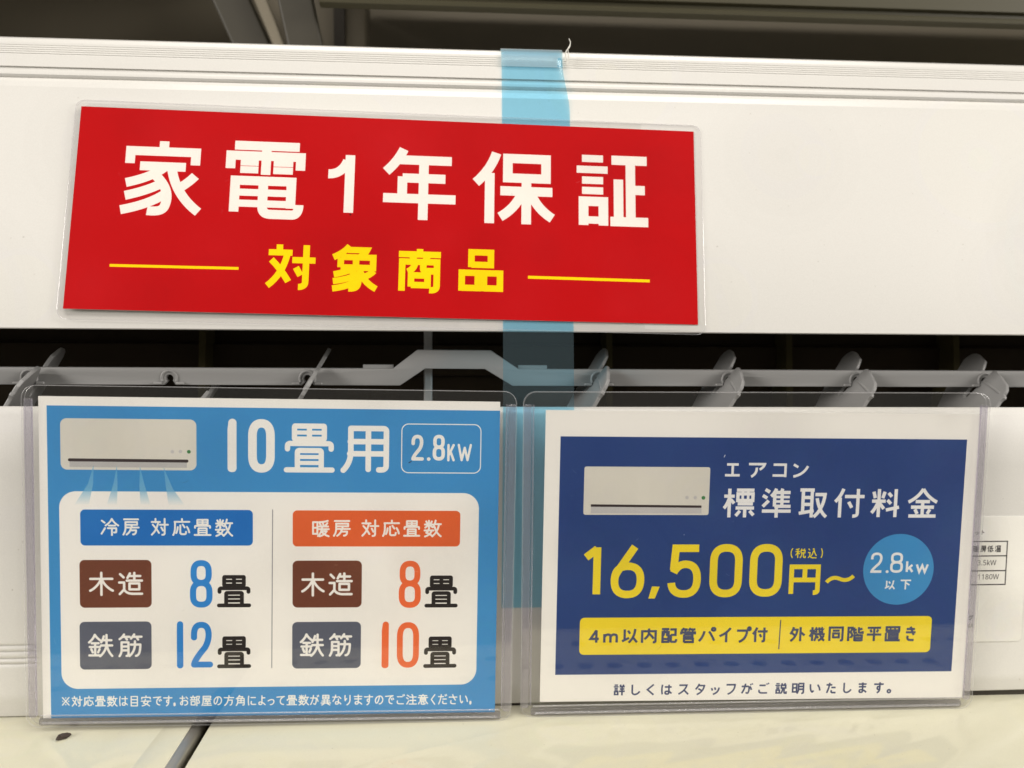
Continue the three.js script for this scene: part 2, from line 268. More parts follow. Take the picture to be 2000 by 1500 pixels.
function printRoomSizeCard() {
  const P = press(209, 149.4, 8.6, '#f5f2ec', true), { g, rr, rs, ln, pg, dt, x } = P;
  const wht = '#f5f2ec', blu = '#3e8fcb', bl2 = '#1a6fc0', bl3 = '#2a86d4', org = '#e2622f', or2 = '#ee6a36', brn = '#6e3b27', slt = '#5b5f6e', blk = '#211a18';
  const ivo = '#dcd8cd', gry = '#bbb9b8', drk = '#3a3031', gr2 = '#c4c1c0', gr3 = '#8b8a90', grn = '#3f7c4a';
  const jet = x.createLinearGradient(0, 31, 0, 50); jet.addColorStop(0, 'rgba(96,170,216,0.75)'); jet.addColorStop(0.6, 'rgba(120,180,214,0.8)'); jet.addColorStop(1, 'rgba(150,195,220,0.0)');
  rr(3.6,4.2,211.0,149.0,0.0,blu); rr(8.5,43.3,191.3,92.3,7.5,wht); rr(9.4,9.9,60.3,23.5,2.9,ivo); rr(13.3,28.7,52.1,3.5,0.0,gry); ln(13.3,28.9,65.4,29.1,1.36,drk);
  dt(58.9,24.8,0.80,gr2); dt(62.5,24.7,0.80,gr2); dt(66.3,24.8,0.85,grn); pg([23.9,31.2,21.3,39.9,15.3,49.4,21.6,49.3,23.6,39.9],jet);
  pg([34.2,31.3,32.6,39.8,29.6,49.3,34.1,49.3,34.4,39.8],jet); pg([44.4,31.7,44.1,41.0,44.6,49.2,48.9,49.2,46.3,39.8],jet);
  pg([55.0,32.1,55.9,40.9,57.1,49.4,64.3,49.4,59.1,42.1],jet); g('1r',85.7,21.7,4.1,24.5,3.69,wht,3); g('0r',99.0,21.8,12.2,25.1,3.94,wht,3);
  g('畳',120.8,22.6,23.1,23.1,2.46,wht,3); g('用',146.4,22.9,22.4,22.2,2.60,wht,3); rs(163.3,10.9,36.9,22.9,3.2,.45,wht); g('2r',170.7,22.0,5.9,12.3,1.67,wht,3);
  dt(175.9,27.3,0.86,wht); g('8r',180.6,21.9,5.8,12.3,1.67,wht,3); g('K',186.3,24.2,3.6,8.2,1.15,wht,3); g('W',192.7,24.1,6.8,8.2,1.10,wht,3);
  rr(17.7,51.7,77.4,16.7,2.1,bl2); rr(113.3,51.8,77.8,17.0,2.1,org); g('冷',30.8,59.7,8.2,8.3,0.86,wht,1); g('房',40.2,59.7,7.6,8.3,0.87,wht,1);
  g('対',53.1,59.8,8.0,8.3,0.87,wht,1); g('応',62.7,59.8,8.1,8.4,0.87,wht,1); g('畳',72.3,59.9,7.9,8.4,0.88,wht,1); g('数',82.0,60.0,8.2,8.4,0.88,wht,1);
  g('暖',126.2,60.3,8.1,8.2,0.90,wht,1); g('房',135.9,60.2,8.1,8.2,0.90,wht,1); g('対',149.1,60.2,8.2,8.3,0.90,wht,1); g('応',158.7,60.2,8.3,8.3,0.91,wht,1);
  g('畳',168.4,60.2,7.9,8.3,0.91,wht,1); g('数',178.2,60.2,8.4,8.3,0.91,wht,1); ln(104.1,51.6,103.8,126.5,0.41,gr3); rr(17.1,75.1,32.1,22.3,2.3,brn);
  rr(16.8,104.0,32.2,22.5,2.3,slt); rr(113.3,75.5,32.0,22.3,2.4,brn); rr(113.2,104.7,31.9,22.3,2.4,slt); g('木',26.8,86.2,11.1,11.3,1.14,wht,1);
  g('造',39.8,86.3,11.2,11.3,1.15,wht,1); g('鉄',26.1,115.2,11.3,11.2,1.10,wht,1); g('筋',39.5,115.3,10.9,11.3,1.10,wht,1); g('木',122.7,86.8,10.8,11.4,1.18,wht,1);
  g('造',135.5,86.8,11.2,11.4,1.19,wht,1); g('鉄',122.3,115.8,11.2,11.3,1.14,wht,1); g('筋',135.6,115.9,10.8,11.3,1.14,wht,1); g('8r',71.6,86.4,10.3,22.6,2.78,bl3,3);
  g('畳',86.5,89.9,15.4,15.4,1.77,blk,3); g('1r',61.9,115.2,2.9,22.1,2.79,bl3,3); g('2r',71.8,115.2,10.0,21.9,2.80,bl3,3); g('畳',86.5,118.9,15.4,15.3,1.78,blk,3);
  g('8r',167.8,86.9,10.4,22.8,2.76,or2,3); g('畳',182.6,90.4,15.5,15.5,1.79,blk,3); g('1r',156.5,116.0,3.3,22.2,2.88,or2,3); g('0r',167.2,116.1,10.5,22.2,2.77,or2,3);
  g('畳',182.4,119.7,15.6,15.3,1.80,blk,3); g('※',10.2,141.4,4.4,5.2,0.55,wht); g('対',15.2,141.5,4.9,5.2,0.55,wht); g('応',20.4,141.5,4.9,5.2,0.55,wht);
  g('畳',25.7,141.5,4.9,5.2,0.55,wht); g('数',31.0,141.6,4.9,5.2,0.55,wht); g('は',36.0,141.6,4.4,5.2,0.55,wht); g('目',41.0,141.7,5.0,5.2,0.56,wht);
  g('安',46.3,141.7,5.0,5.2,0.56,wht); g('で',51.4,141.7,4.4,5.2,0.56,wht); g('す',56.2,141.8,4.4,5.2,0.56,wht); g('。',59.8,141.8,2.2,5.2,0.56,wht);
  g('お',63.5,141.8,4.4,5.2,0.56,wht); g('部',68.6,141.9,5.0,5.2,0.56,wht); g('屋',73.9,141.9,5.0,5.2,0.56,wht); g('の',79.0,141.9,4.5,5.2,0.56,wht);
  g('方',84.1,142.0,5.0,5.2,0.56,wht); g('角',89.5,142.0,5.0,5.2,0.56,wht); g('に',94.6,142.1,4.5,5.2,0.57,wht); g('よ',99.2,142.1,4.0,5.2,0.57,wht);
  g('っ',103.5,142.1,3.7,5.2,0.57,wht); g('て',108.0,142.2,4.5,5.2,0.57,wht); g('畳',113.1,142.2,5.1,5.2,0.57,wht); g('数',118.6,142.2,5.1,5.2,0.57,wht);
  g('が',123.7,142.3,4.5,5.3,0.57,wht); g('異',128.9,142.3,5.1,5.3,0.57,wht); g('な',134.1,142.3,4.6,5.3,0.57,wht); g('り',139.1,142.4,4.6,5.3,0.58,wht);
  g('ま',144.0,142.4,4.6,5.3,0.58,wht); g('す',148.9,142.5,4.6,5.3,0.58,wht); g('の',153.9,142.5,4.6,5.3,0.58,wht); g('で',158.8,142.5,4.6,5.3,0.58,wht);
  g('ご',163.8,142.6,4.6,5.3,0.58,wht); g('注',169.1,142.6,5.2,5.3,0.58,wht); g('意',174.6,142.7,5.2,5.3,0.58,wht); g('く',179.4,142.7,3.6,5.3,0.58,wht);
  g('だ',183.9,142.7,4.6,5.3,0.58,wht); g('さ',188.9,142.8,4.7,5.3,0.59,wht); g('い',193.9,142.8,4.7,5.3,0.59,wht); g('。',197.8,142.8,2.3,5.3,0.59,wht);
  ln(166.7,29.1,167.8,28.5,0.38,'#26304a');
  return P.done();
}
function printPriceCard() {
  const P = press(211.8, 142.4, 8.6, '#f5f2ec', false), { g, rr, ln, pg, dt } = P;
  const wht = '#f1f0ef', nvy = '#223f7c', yel = '#f4da2c', bl2 = '#3c8fca', ink = '#2f3a66', ivo = '#dcd8cd', gr2 = '#c4c1c0', drk = '#33292a', grn = '#3f7c4a';
  rr(7.2,12.4,198.1,116.5,0.0,nvy); rr(18.9,26.7,60.5,23.3,1.0,ivo); rr(22.5,45.6,53.4,3.7,0.0,gr2); ln(22.4,45.5,75.8,45.9,1.14,drk); dt(68.6,41.5,0.87,gr2);
  dt(72.6,41.5,0.87,gr2); dt(76.6,41.6,0.92,grn); g('エ',90.2,27.9,8.4,7.4,1.25,wht,1); g('ア',102.0,27.9,9.0,7.6,1.25,wht,1); g('コ',113.0,27.9,7.5,7.8,1.25,wht,1);
  g('ン',123.6,27.8,8.3,7.9,1.26,wht,1); g('標',94.1,44.0,16.3,15.5,1.65,wht,1); g('準',112.5,44.0,15.7,15.4,1.66,wht,1); g('取',130.4,43.9,15.1,15.4,1.67,wht,1);
  g('付',148.6,43.9,16.0,15.3,1.68,wht,1); g('料',166.5,43.8,15.2,15.3,1.69,wht,1); g('金',185.1,43.8,15.9,15.3,1.70,wht,1); g('1d',23.5,77.4,9.1,26.6,3.71,yel,3);
  g('6d',41.1,77.4,16.5,27.3,3.73,yel,3); pg([53.1,85.1,56.9,85.2,54.7,91.1,51.5,91.1],yel); g('5d',68.9,77.6,16.8,26.6,3.76,yel,3); g('0r',89.1,77.4,16.2,26.7,3.78,yel,3);
  g('0r',108.8,77.3,16.3,26.5,3.80,yel,3); g('(',121.2,68.7,1.3,5.2,0.51,yel,3); g('税',125.5,68.8,5.5,5.1,0.56,yel,3); g('込',131.4,68.8,4.8,5.1,0.56,yel,3);
  g(')',136.1,68.7,1.1,5.2,0.51,yel,3); g('円',128.2,82.2,15.7,15.9,2.37,yel,3); g('〜',145.9,81.7,15.5,5.1,1.92,yel,3); dt(175.0,76.9,17.77,bl2);
  g('2r',163.9,73.5,6.2,10.3,1.29,wht,3); dt(169.3,78.0,0.75,wht); g('8r',173.9,73.5,6.5,10.3,1.29,wht,3); g('k',180.6,75.5,4.0,6.4,1.14,wht,3);
  g('w',186.9,76.3,6.7,4.8,1.09,wht,3); g('以',171.1,84.6,5.6,5.2,0.78,wht,1); g('下',179.1,84.5,6.0,5.4,0.78,wht,1); rr(18.6,100.5,175.0,18.5,2.3,yel);
  g('4',26.0,109.9,5.2,7.2,1.20,ink,3); g('m',33.7,110.8,7.3,5.4,1.20,ink,3); g('以',43.0,109.6,8.4,8.1,1.15,ink,1); g('内',52.4,109.6,7.8,8.1,1.15,ink,1);
  g('配',62.3,109.6,8.3,8.1,1.16,ink,1); g('管',71.7,109.5,8.1,8.1,1.16,ink,1); g('パ',81.1,109.5,9.0,8.1,1.16,ink,1); g('イ',89.9,109.5,6.5,8.1,1.17,ink,1);
  g('プ',99.2,109.5,7.9,8.1,1.17,ink,1); g('付',107.4,109.5,8.4,8.1,1.17,ink,1); ln(117.3,102.1,117.0,116.9,0.52,ink); g('外',126.0,109.3,8.3,7.9,1.13,ink,1);
  g('機',135.9,109.3,8.7,7.9,1.13,ink,1); g('同',145.4,109.3,7.7,7.9,1.14,ink,1); g('階',155.2,109.4,8.4,8.0,1.14,ink,1); g('平',164.6,109.4,8.4,8.0,1.14,ink,1);
  g('置',174.2,109.4,8.3,8.0,1.14,ink,1); g('き',183.2,109.4,6.0,8.0,1.15,ink,1); g('詳',38.7,136.8,6.2,6.1,0.81,ink,1); g('し',46.9,136.8,4.5,6.1,0.81,ink,1);
  g('く',54.1,136.8,3.8,6.1,0.81,ink,1); g('は',62.1,136.8,5.6,6.1,0.81,ink,1); g('ス',70.4,136.8,5.6,6.1,0.81,ink,1); g('タ',78.6,136.8,5.1,6.1,0.81,ink,1);
  g('ッ',86.2,136.8,4.6,6.1,0.82,ink,1); g('フ',93.9,136.8,5.1,6.1,0.82,ink,1); g('が',102.1,136.8,6.3,6.1,0.82,ink,1); g('ご',110.5,136.8,5.7,6.1,0.82,ink,1);
  g('説',119.0,136.9,6.3,6.1,0.82,ink,1); g('明',127.7,136.9,6.3,6.1,0.83,ink,1); g('い',136.3,136.9,5.7,6.1,0.83,ink,1); g('た',144.4,136.9,5.5,6.1,0.83,ink,1);
  g('し',152.7,136.9,4.4,6.1,0.83,ink,1); g('ま',160.3,136.9,4.8,6.1,0.83,ink,1); g('す',168.6,136.9,5.6,6.2,0.84,ink,1); g('。',173.9,136.9,2.4,6.2,0.84,ink,1);
  ln(85.8,21.9,86.4,20.6,0.29,'#dfe3ea'); ln(67.8,59.6,68.0,59.8,0.36,'#c9d2e2');
  return P.done();
}
// ---------------------------------------------------------------- materials
const plasticTex = noiseTexture(1024, 1024, [218, 216, 211], 5, 30, 170, '110,100,85', 3);
const M = {};
M.ac = new THREE.MeshPhysicalMaterial({ map: plasticTex, roughness: 0.34, clearcoat: 0.25, clearcoatRoughness: 0.25 });
M.vane = new THREE.MeshStandardMaterial({ color: lin(0.23, 0.228, 0.226), roughness: 0.42 });
M.grey = new THREE.MeshStandardMaterial({ color: lin(0.33, 0.328, 0.326), roughness: 0.45 });
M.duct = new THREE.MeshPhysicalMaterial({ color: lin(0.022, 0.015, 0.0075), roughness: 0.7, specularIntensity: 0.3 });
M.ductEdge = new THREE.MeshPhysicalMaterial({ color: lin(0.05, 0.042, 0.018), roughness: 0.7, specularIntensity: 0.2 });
M.paper = new THREE.MeshStandardMaterial({ color: lin(0.84, 0.82, 0.78), roughness: 0.75 });
M.clear = new THREE.MeshPhysicalMaterial({ color: lin(0.987, 0.986, 0.984), roughness: 0.03, transmission: 1, thickness: 0, ior: 1.5 });
const ripple = waveTexture(256, 2, 7, 14); ripple.repeat.set(4, 4);
M.clear.bumpMap = ripple; M.clear.bumpScale = 0.00013;
M.edge = new THREE.MeshPhysicalMaterial({ color: lin(0.92, 0.915, 0.925), roughness: 0.12, transmission: 0.86, thickness: 0, ior: 1.5 });
M.film = new THREE.MeshPhysicalMaterial({ color: lin(0.975, 0.972, 0.972), roughness: 0.06, transmission: 1, thickness: 0, ior: 1.5 });
M.weld = new THREE.MeshPhysicalMaterial({ color: lin(0.86, 0.845, 0.89), roughness: 0.10, transmission: 0.92, thickness: 0, ior: 1.5 });
M.film.bumpMap = ripple; M.film.bumpScale = 0.0003;
M.weldLow = new THREE.MeshPhysicalMaterial({ color: lin(0.66, 0.65, 0.68), roughness: 0.10, transmission: 0.9, thickness: 0, ior: 1.5 });
M.tape = new THREE.MeshPhysicalMaterial({ color: lin(0.55, 0.84, 0.98), roughness: 0.14, transmission: 0.965, thickness: 0, ior: 1.45, side: THREE.DoubleSide });
const crinkle = waveTexture(256, 3, 16, 22);
M.tape.bumpMap = crinkle; M.tape.bumpScale = 0.0005;
M.tapeEnd = new THREE.MeshPhysicalMaterial({ color: lin(0.62, 0.76, 0.80), roughness: 0.4, transmission: 0.8, thickness: 0, ior: 1.4, side: THREE.DoubleSide });
M.thread = new THREE.MeshStandardMaterial({ color: lin(0.7, 0.68, 0.62), roughness: 0.8 });
M.shelf = new THREE.MeshPhysicalMaterial({ map: noiseTexture(1024, 1024, [203, 200, 178], 5, 40, 220, '70,60,40', 4), roughness: 0.035 });
M.metal = new THREE.MeshStandardMaterial({ color: lin(0.42, 0.40, 0.36), roughness: 0.35, metalness: 0.7 });
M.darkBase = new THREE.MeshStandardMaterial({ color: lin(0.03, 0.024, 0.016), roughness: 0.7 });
M.olive = new THREE.MeshStandardMaterial({ color: lin(0.052, 0.046, 0.023), roughness: 0.5 });
M.wall = new THREE.MeshStandardMaterial({ color: lin(0.16, 0.138, 0.098), roughness: 0.7 });
M.upright = new THREE.MeshStandardMaterial({ color: lin(0.036, 0.031, 0.020), roughness: 0.55 });
M.speck = new THREE.MeshStandardMaterial({ color: lin(0.05, 0.035, 0.028), roughness: 0.9 });

// ---------------------------------------------------------------- background: rear wall, shelf above, bracket
tag(mesh('back_wall', box(-1.6, -0.3, -0.33, 1.8, 1.3, -0.30), M.wall), 'dark brown wall in shade behind the air conditioner', 'wall', null, 'structure');
{
  const t = thing('upper_shelf', 'dark olive metal shelf with folded front lip above the white unit', 'shelf');
  // the lip: a face, a shallow groove and a rolled bottom bead
  const z = -0.13;
  mesh('front_lip', sweep([[0.3740, z - 0.003], [0.3748, z + 0.0015], [0.3768, z + 0.002], [0.3782, z], [0.3792, z - 0.003], [0.3812, z - 0.003], [0.3822, z], [0.44, z], [0.44, z - 0.004], [0.3740, z - 0.006]], -0.083, 0.75, 0.4), M.olive, t);
  mesh('shelf_tray', box(-0.083, 0.43, -0.29, 0.75, 0.436, -0.1345), M.olive, t);
  const u = thing('upper_shelf', 'dark olive shelf edge at the left, beyond the diagonal bracket', 'shelf');
  mesh('front_lip', sweep([[0.4005, -0.166], [0.4035, -0.161], [0.407, -0.161], [0.46, -0.161], [0.46, -0.166]], -0.75, -0.15, 0.4), M.olive, u);
  mesh('shelf_tray', box(-0.75, 0.45, -0.29, -0.15, 0.456, -0.1665), M.olive, u);
}
{
  const t = thing('shelf_bracket', 'dark slanted metal bracket behind the top of the white unit', 'bracket');
  const bar = (name, x0, y0, x1, y1, w, d, z, m) => {
    const L = Math.hypot(x1 - x0, y1 - y0), g = new RoundedBoxGeometry(w, L, d, 2, 0.002);
    const o = mesh(name, g, m, t); o.position.set((x0 + x1) / 2, (y0 + y1) / 2, z); o.rotation.z = -Math.atan2(x1 - x0, y1 - y0); return o;
  };
  bar('brace', -0.1035, 0.30, -0.157, 0.42, 0.022, 0.006, -0.160, M.upright);
  bar('brace', -0.088, 0.30, -0.137, 0.42, 0.007, 0.010, -0.152, M.wall);
  bar('arm', -0.083, 0.30, -0.108, 0.42, 0.021, 0.008, -0.148, M.upright);
  const u = thing('shelf_upright', 'dark upright post with a black slot under the shelf lip', 'post');
  mesh('post', box(-0.105, 0.0, -0.215, -0.062, 0.60, -0.19, 0.002), M.wall, u);
  mesh('slot', box(-0.083, 0.30, -0.1895, -0.076, 0.43, -0.186), M.darkBase, u);
}

// ---------------------------------------------------------------- display shelf in two boards with a gap
{
  const bx = (x0, x1, name, label, bevelled) => {
    const t = thing(name, label, 'shelf');
    const s = roundedShape(x0, -0.105, x1, 0.33, 0.002), h = [];
    for (const zz of [0.057, 0.087]) for (let k = -40; k < 46; k++) {
      const cx = k * 0.0164 + 0.004;
      if (cx - 0.007 < x0 || cx + 0.007 > x1) continue;
      const p = new THREE.Path(); p.absellipse(cx, -zz, 0.0046, 0.0032, 0, Math.PI * 2, true, 0); s.holes.push(p);
    }
    let g = new THREE.ExtrudeGeometry(s, { depth: 0.0165, bevelEnabled: true, bevelThickness: 0.0008, bevelSize: 0.0008, bevelOffset: -0.0008, bevelSegments: 2, curveSegments: 14 });
    g.rotateX(-Math.PI / 2); g.translate(0, -0.0173, 0);   // shape y -> -z
    g = toCreasedNormals(g, 0.6); metreUV(g, 'x', 'z');
    mesh('board', g, M.shelf, t);
    mesh('front_lip', box(x0, -0.034, 0.1052, x1, 0.0006, 0.1092, 0.0019), M.shelf, t);
    return t;
  };
  const a = bx(-0.75, -0.1254, 'shelf_board', 'cream shelf board left of the gap, under the room size card');
  const trim = new THREE.CylinderGeometry(0.0042, 0.0042, 0.43, 20, 1, false, 0, Math.PI * 2); trim.rotateX(Math.PI / 2); trim.translate(-0.1252, -0.0046, -0.115);
  mesh('edge_trim', trim, M.metal, a);
  bx(-0.1170, 0.85, 'shelf_board', 'cream shelf board right of the gap, under the price card');
  tag(mesh('shelf_base', box(-0.76, -0.05, -0.30, 0.86, -0.036, 0.100), M.darkBase), 'dark support seen through the gap between the boards', 'base', null, 'structure');
}
{
  const g = new THREE.IcosahedronGeometry(0.0024, 1), p = g.attributes.position;
  const jit = new Map();
  for (let i = 0; i < p.count; i++) {
    const k = [p.getX(i), p.getY(i), p.getZ(i)].map((v) => v.toFixed(5)).join(); if (!jit.has(k)) jit.set(k, 0.6 + 0.7 * rnd());
    const s = jit.get(k); p.setXYZ(i, p.getX(i) * s * 0.8, p.getY(i) * s * 0.5, p.getZ(i) * s * 1.3);
  }
  g.computeVertexNormals(); g.rotateY(-0.5);
  tag(mesh('dirt_crumb', g, M.speck), 'small dark brown crumb on the cream shelf below the room size card', 'crumb').position.set(-0.1795, 0.0009, 0.0092);
}

// ---------------------------------------------------------------- the air conditioner
const ac = thing('air_conditioner', 'white wall air conditioner standing on the shelf, louver vanes showing in its dark outlet', 'air conditioner');
const X0 = -0.40, X1 = 0.40, TAN = 0.2425, zP = (y) => -0.0190 - (y - 0.1947) * TAN;
{
  // upper front panel: flat face, bead between two grooves, fine ridges, rounded top
  const P = [[0.1985, -0.066], [0.1900, -0.026], [0.1868, -0.0205], [0.1857, -0.0190], [0.1853, -0.0178], [0.1858, -0.0171], [0.1872, zP(0.1872)]];
  P.push([0.24, zP(0.24)], [0.296, zP(0.296)]);
  for (const [y, d] of [[0.3020, 0.00015], [0.3048, 0.0005], [0.3060, 0.0014], [0.3068, 0.0022], [0.3073, 0.0013], [0.3082, 0.0006], [0.3095, 0.0003], [0.3107, 0.0005], [0.3113, 0.0013], [0.3119, 0.0014], [0.3121, 0.0003], [0.3130, 0.0002], [0.3180, 0.0004]]) P.push([y, zP(y) - d]);
  for (let k = 0; k < 5; k++) { const y = 0.3182 + k * 0.0011; P.push([y, zP(y) - 0.0006 - k * 0.0001], [y + 0.0004, zP(y) - 0.0007 - k * 0.0001], [y + 0.0006, zP(y) - 0.0005 - k * 0.0001], [y + 0.0010, zP(y) - 0.0005 - k * 0.0001]); }
  P.push([0.3245, zP(0.3245) - 0.0008], [0.3268, zP(0.3268) - 0.0018], [0.3283, zP(0.3283) - 0.0050], [0.3290, zP(0.3290) - 0.010], [0.3290, -0.23], [0.1985, -0.23]);
  mesh('front_panel', metreUV(sweep(P, X0, X1, 0.5)), M.ac, ac);
}
{
  // lower body: grid with a rounded upper lip, four ribs at the left and a bottom edge that lifts towards the right
  const prof = [[0.0, -0.19, 1], [0.0, -0.0130, 1], [0.0, -0.0115, 1], [0.0006, -0.011, 1]];
  for (let y = 0.004; y < 0.024; y += 0.004) prof.push([y, -0.011, 0]);
  for (let y = 0.0240; y < 0.0380; y += 0.0003) prof.push([y, -0.011, 0]);
  for (const y of [0.045, 0.07, 0.09, 0.12, 0.142]) prof.push([y, -0.011, 0]);
  for (let k = 0; k <= 6; k++) { const a = k / 6 * Math.PI * 0.55; prof.push([0.1460 + 0.0033 * Math.sin(a), -0.0143 + 0.0033 * Math.cos(a), 0]); }
  prof.push([0.1480, -0.0180, 0], [0.122, -0.030, 0], [0.112, -0.088, 0]);
  const xs = [X0, -0.3, -0.24, -0.215]; for (let x = -0.204; x <= -0.1921; x += 0.0015) xs.push(x);
  xs.push(-0.15, -0.1, 0, 0.1, 0.2, 0.25, 0.3, 0.35, X1);
  const smooth = THREE.MathUtils.smoothstep, pos = [], idx = [];
  for (const x of xs) for (const [y, z, low] of prof) {
    const gap = Math.max(0.0004, 0.0004 + (x + 0.21) * 0.0052), yy = y < 0.004 ? y + gap : y;
    let d = 0;
    for (const c of [0.0353, 0.0323, 0.0289, 0.0262]) d = Math.max(d, Math.exp(-(((y - c) / 0.00065) ** 2)));
    pos.push(x, yy, z - 0.0011 * d * (1 - smooth(x, -0.2035, -0.193)));
  }
  const n = prof.length;
  for (let i = 0; i + 1 < xs.length; i++) for (let j = 0; j + 1 < n; j++) { const a = i * n + j, b = a + n; idx.push(a, b, a + 1, b, b + 1, a + 1); }
  let g = new THREE.BufferGeometry(); g.setAttribute('position', new THREE.Float32BufferAttribute(pos, 3)); g.setIndex(idx);
  g = toCreasedNormals(g, 0.9); metreUV(g);
  mesh('lower_panel', g, M.ac, ac);
}
mesh('base_shade_strip', box(X0 + 0.002, 0.0001, -0.03, X1 - 0.002, 0.0042, -0.0122), M.darkBase, ac);  // dark strip added in place of the contact shadow under the unit
for (const [x0, x1] of [[X0 - 0.004, X0], [X1, X1 + 0.004]]) {
  const g = new THREE.ExtrudeGeometry(new THREE.Shape([[-0.0118, 0.001], [-0.0118, 0.148], [-0.0185, 0.19], [-0.05, 0.327], [-0.23, 0.329], [-0.23, 0.001]].map(([z, y]) => new THREE.Vector2(-z, y))), { depth: x1 - x0, bevelEnabled: false });
  g.rotateY(Math.PI / 2); g.translate(x0, 0, 0); mesh('side_cover', g, M.ac, ac);
}
{
  // dark duct behind the outlet, its step and partitions
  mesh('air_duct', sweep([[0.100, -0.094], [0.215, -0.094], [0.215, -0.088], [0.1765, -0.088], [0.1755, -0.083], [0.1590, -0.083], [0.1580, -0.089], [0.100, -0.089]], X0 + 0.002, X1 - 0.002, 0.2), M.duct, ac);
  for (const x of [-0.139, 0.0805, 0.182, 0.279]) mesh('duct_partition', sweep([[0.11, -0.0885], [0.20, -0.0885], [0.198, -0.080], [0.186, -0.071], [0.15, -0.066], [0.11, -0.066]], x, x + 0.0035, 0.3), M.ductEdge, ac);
  mesh('strut', box(-0.0184, 0.115, -0.048, -0.0141, 0.197, -0.0445, 0.0008), M.grey, ac);
}
{
  // linkage bar with a raised middle and a keyhole notch at every vane
  const notches = [-0.2105, -0.1435, -0.0760, 0.0711, 0.1392, 0.2072, 0.2767], yb = 0.1574, yt = 0.1659;
  const s = new THREE.Shape(); s.moveTo(X0 + 0.01, yt); s.lineTo(X0 + 0.01, yb);
  const notch = (x) => { s.lineTo(x - 0.0030, yb); s.lineTo(x - 0.0011, yb + 0.0018); s.absarc(x, yb + 0.0033, 0.0019, Math.PI * 1.2, -Math.PI * 0.2, true); s.lineTo(x + 0.0030, yb); };
  notches.slice(0, 3).forEach(notch);
  s.lineTo(-0.0300, yb); s.lineTo(-0.0174, 0.1660); s.lineTo(0.0128, 0.1659); s.lineTo(0.0269, yb);
  notches.slice(3).forEach(notch);
  s.lineTo(X1 - 0.01, yb); s.lineTo(X1 - 0.01, yt); s.lineTo(0.0299, yt); s.lineTo(0.0158, 0.1753); s.lineTo(-0.0213, 0.1754); s.lineTo(-0.0336, yt);
  const g = new THREE.ExtrudeGeometry(s, { depth: 0.0030, bevelEnabled: true, bevelThickness: 0.0004, bevelSize: 0.0004, bevelOffset: -0.0004, bevelSegments: 2, curveSegments: 10 });
  g.translate(0, 0, -0.0398);
  const bar = mesh('linkage_bar', toCreasedNormals(g, 0.6), M.grey, ac);
  mesh('stiffener', sweep([[0.1655, -0.0400], [0.1655, -0.0425], [0.1676, -0.0425], [0.1676, -0.0400]], -0.0488, -0.0336), M.grey, bar);
  mesh('stiffener', sweep([[0.1655, -0.0400], [0.1655, -0.0425], [0.1676, -0.0425], [0.1676, -0.0400]], 0.0300, 0.0448), M.grey, bar);
  for (const x of notches) {
    const a = new THREE.TorusGeometry(0.0037, 0.0007, 8, 22, Math.PI * 1.3); a.rotateZ(-Math.PI * 0.15); a.scale(1, 1, 0.8); a.translate(x, yb + 0.0035, -0.0362);
    const b = box(x - 0.0075, yb + 0.0002, -0.0364, x - 0.0034, yb + 0.0016, -0.0348, 0.0006), c = box(x + 0.0034, yb + 0.0002, -0.0364, x + 0.0075, yb + 0.0016, -0.0348, 0.0006);
    const parts = [a, b, c].map((q) => { const t = q.index ? q.toNonIndexed() : q; for (const k of Object.keys(t.attributes)) if (!['position', 'normal'].includes(k)) t.deleteAttribute(k); return t; });
    mesh('pivot_ring', mergeGeometries(parts), M.grey, bar);
  }
}
{
  // louver vanes: a deep curved-topped blade with a slot for the bar; local x = towards the room, y = up along the blade
  const out = [[-35, -31], [-37, -20], [-39.3, -8.3], [-39.3, 0], [-39.4, 5.8], [-39.6, 10.2], [-37.9, 13.0], [-35.5, 14.6], [-33.5, 15.1], [-31, 14.8], [-24.4, 11.9], [-23.2, 9.4], [-22.3, 6.5], [-22.2, 1.2], [-23.4, -5.6], [-23.6, -9.6], [-22.3, -11.2], [-20.8, -10], [-18.6, -4.6], [-18, -1.2], [-16.6, 2.8], [-14.7, 6.6], [-13, 7.1], [-11.8, 6.4], [-7, 4.6], [-3.1, 2.3], [-1, 1.3], [0.1, 0.1], [1.3, -1.6], [1.6, -3], [1.6, -4.6], [2.6, -5.2], [3, -6.4], [2.2, -7.4], [1.7, -8.6], [1.9, -13.6], [1.5, -24], [-2, -31]];
  const s = new THREE.Shape(out.map(([a, b]) => new THREE.Vector2(a / 1000, b / 1000)));
  const g0 = new THREE.ExtrudeGeometry(s, { depth: 0.0010, bevelEnabled: true, bevelThickness: 0.0005, bevelSize: 0.0005, bevelOffset: -0.0005, bevelSegments: 2 });
  g0.translate(0, 0, -0.001);
  const blade = toCreasedNormals(g0, 0.2);
  const rib = new THREE.CapsuleGeometry(0.0009, 0.0145, 4, 8); rib.rotateZ(Math.PI / 2 - 0.30); rib.translate(-0.0088, -0.0022, 0.0000);
  const f = new THREE.Vector3(0.0929, -0.05513, 0.99415), u = new THREE.Vector3(0.51034, 0.85998, 0), n = new THREE.Vector3().crossVectors(f, u).normalize(); u.crossVectors(n, f).normalize();
  const q = new THREE.Quaternion().setFromRotationMatrix(new THREE.Matrix4().makeBasis(f, u, n));
  let first;
  [[-0.2065, 0.1600], [-0.1262, 0.1482], [-0.0722, 0.1605], [0.0722, 0.1612], [0.1400, 0.1607], [0.2079, 0.1602], [0.2769, 0.1594]].forEach(([x, y], i) => {
    let v;
    if (!first) { v = first = mesh('louver_vane', blade, M.vane, ac); mesh('rib', rib, M.vane, v); } else { v = first.clone(); ac.add(v); }
    v.position.set(x, y, -0.0190); v.quaternion.copy(q);
  });
}
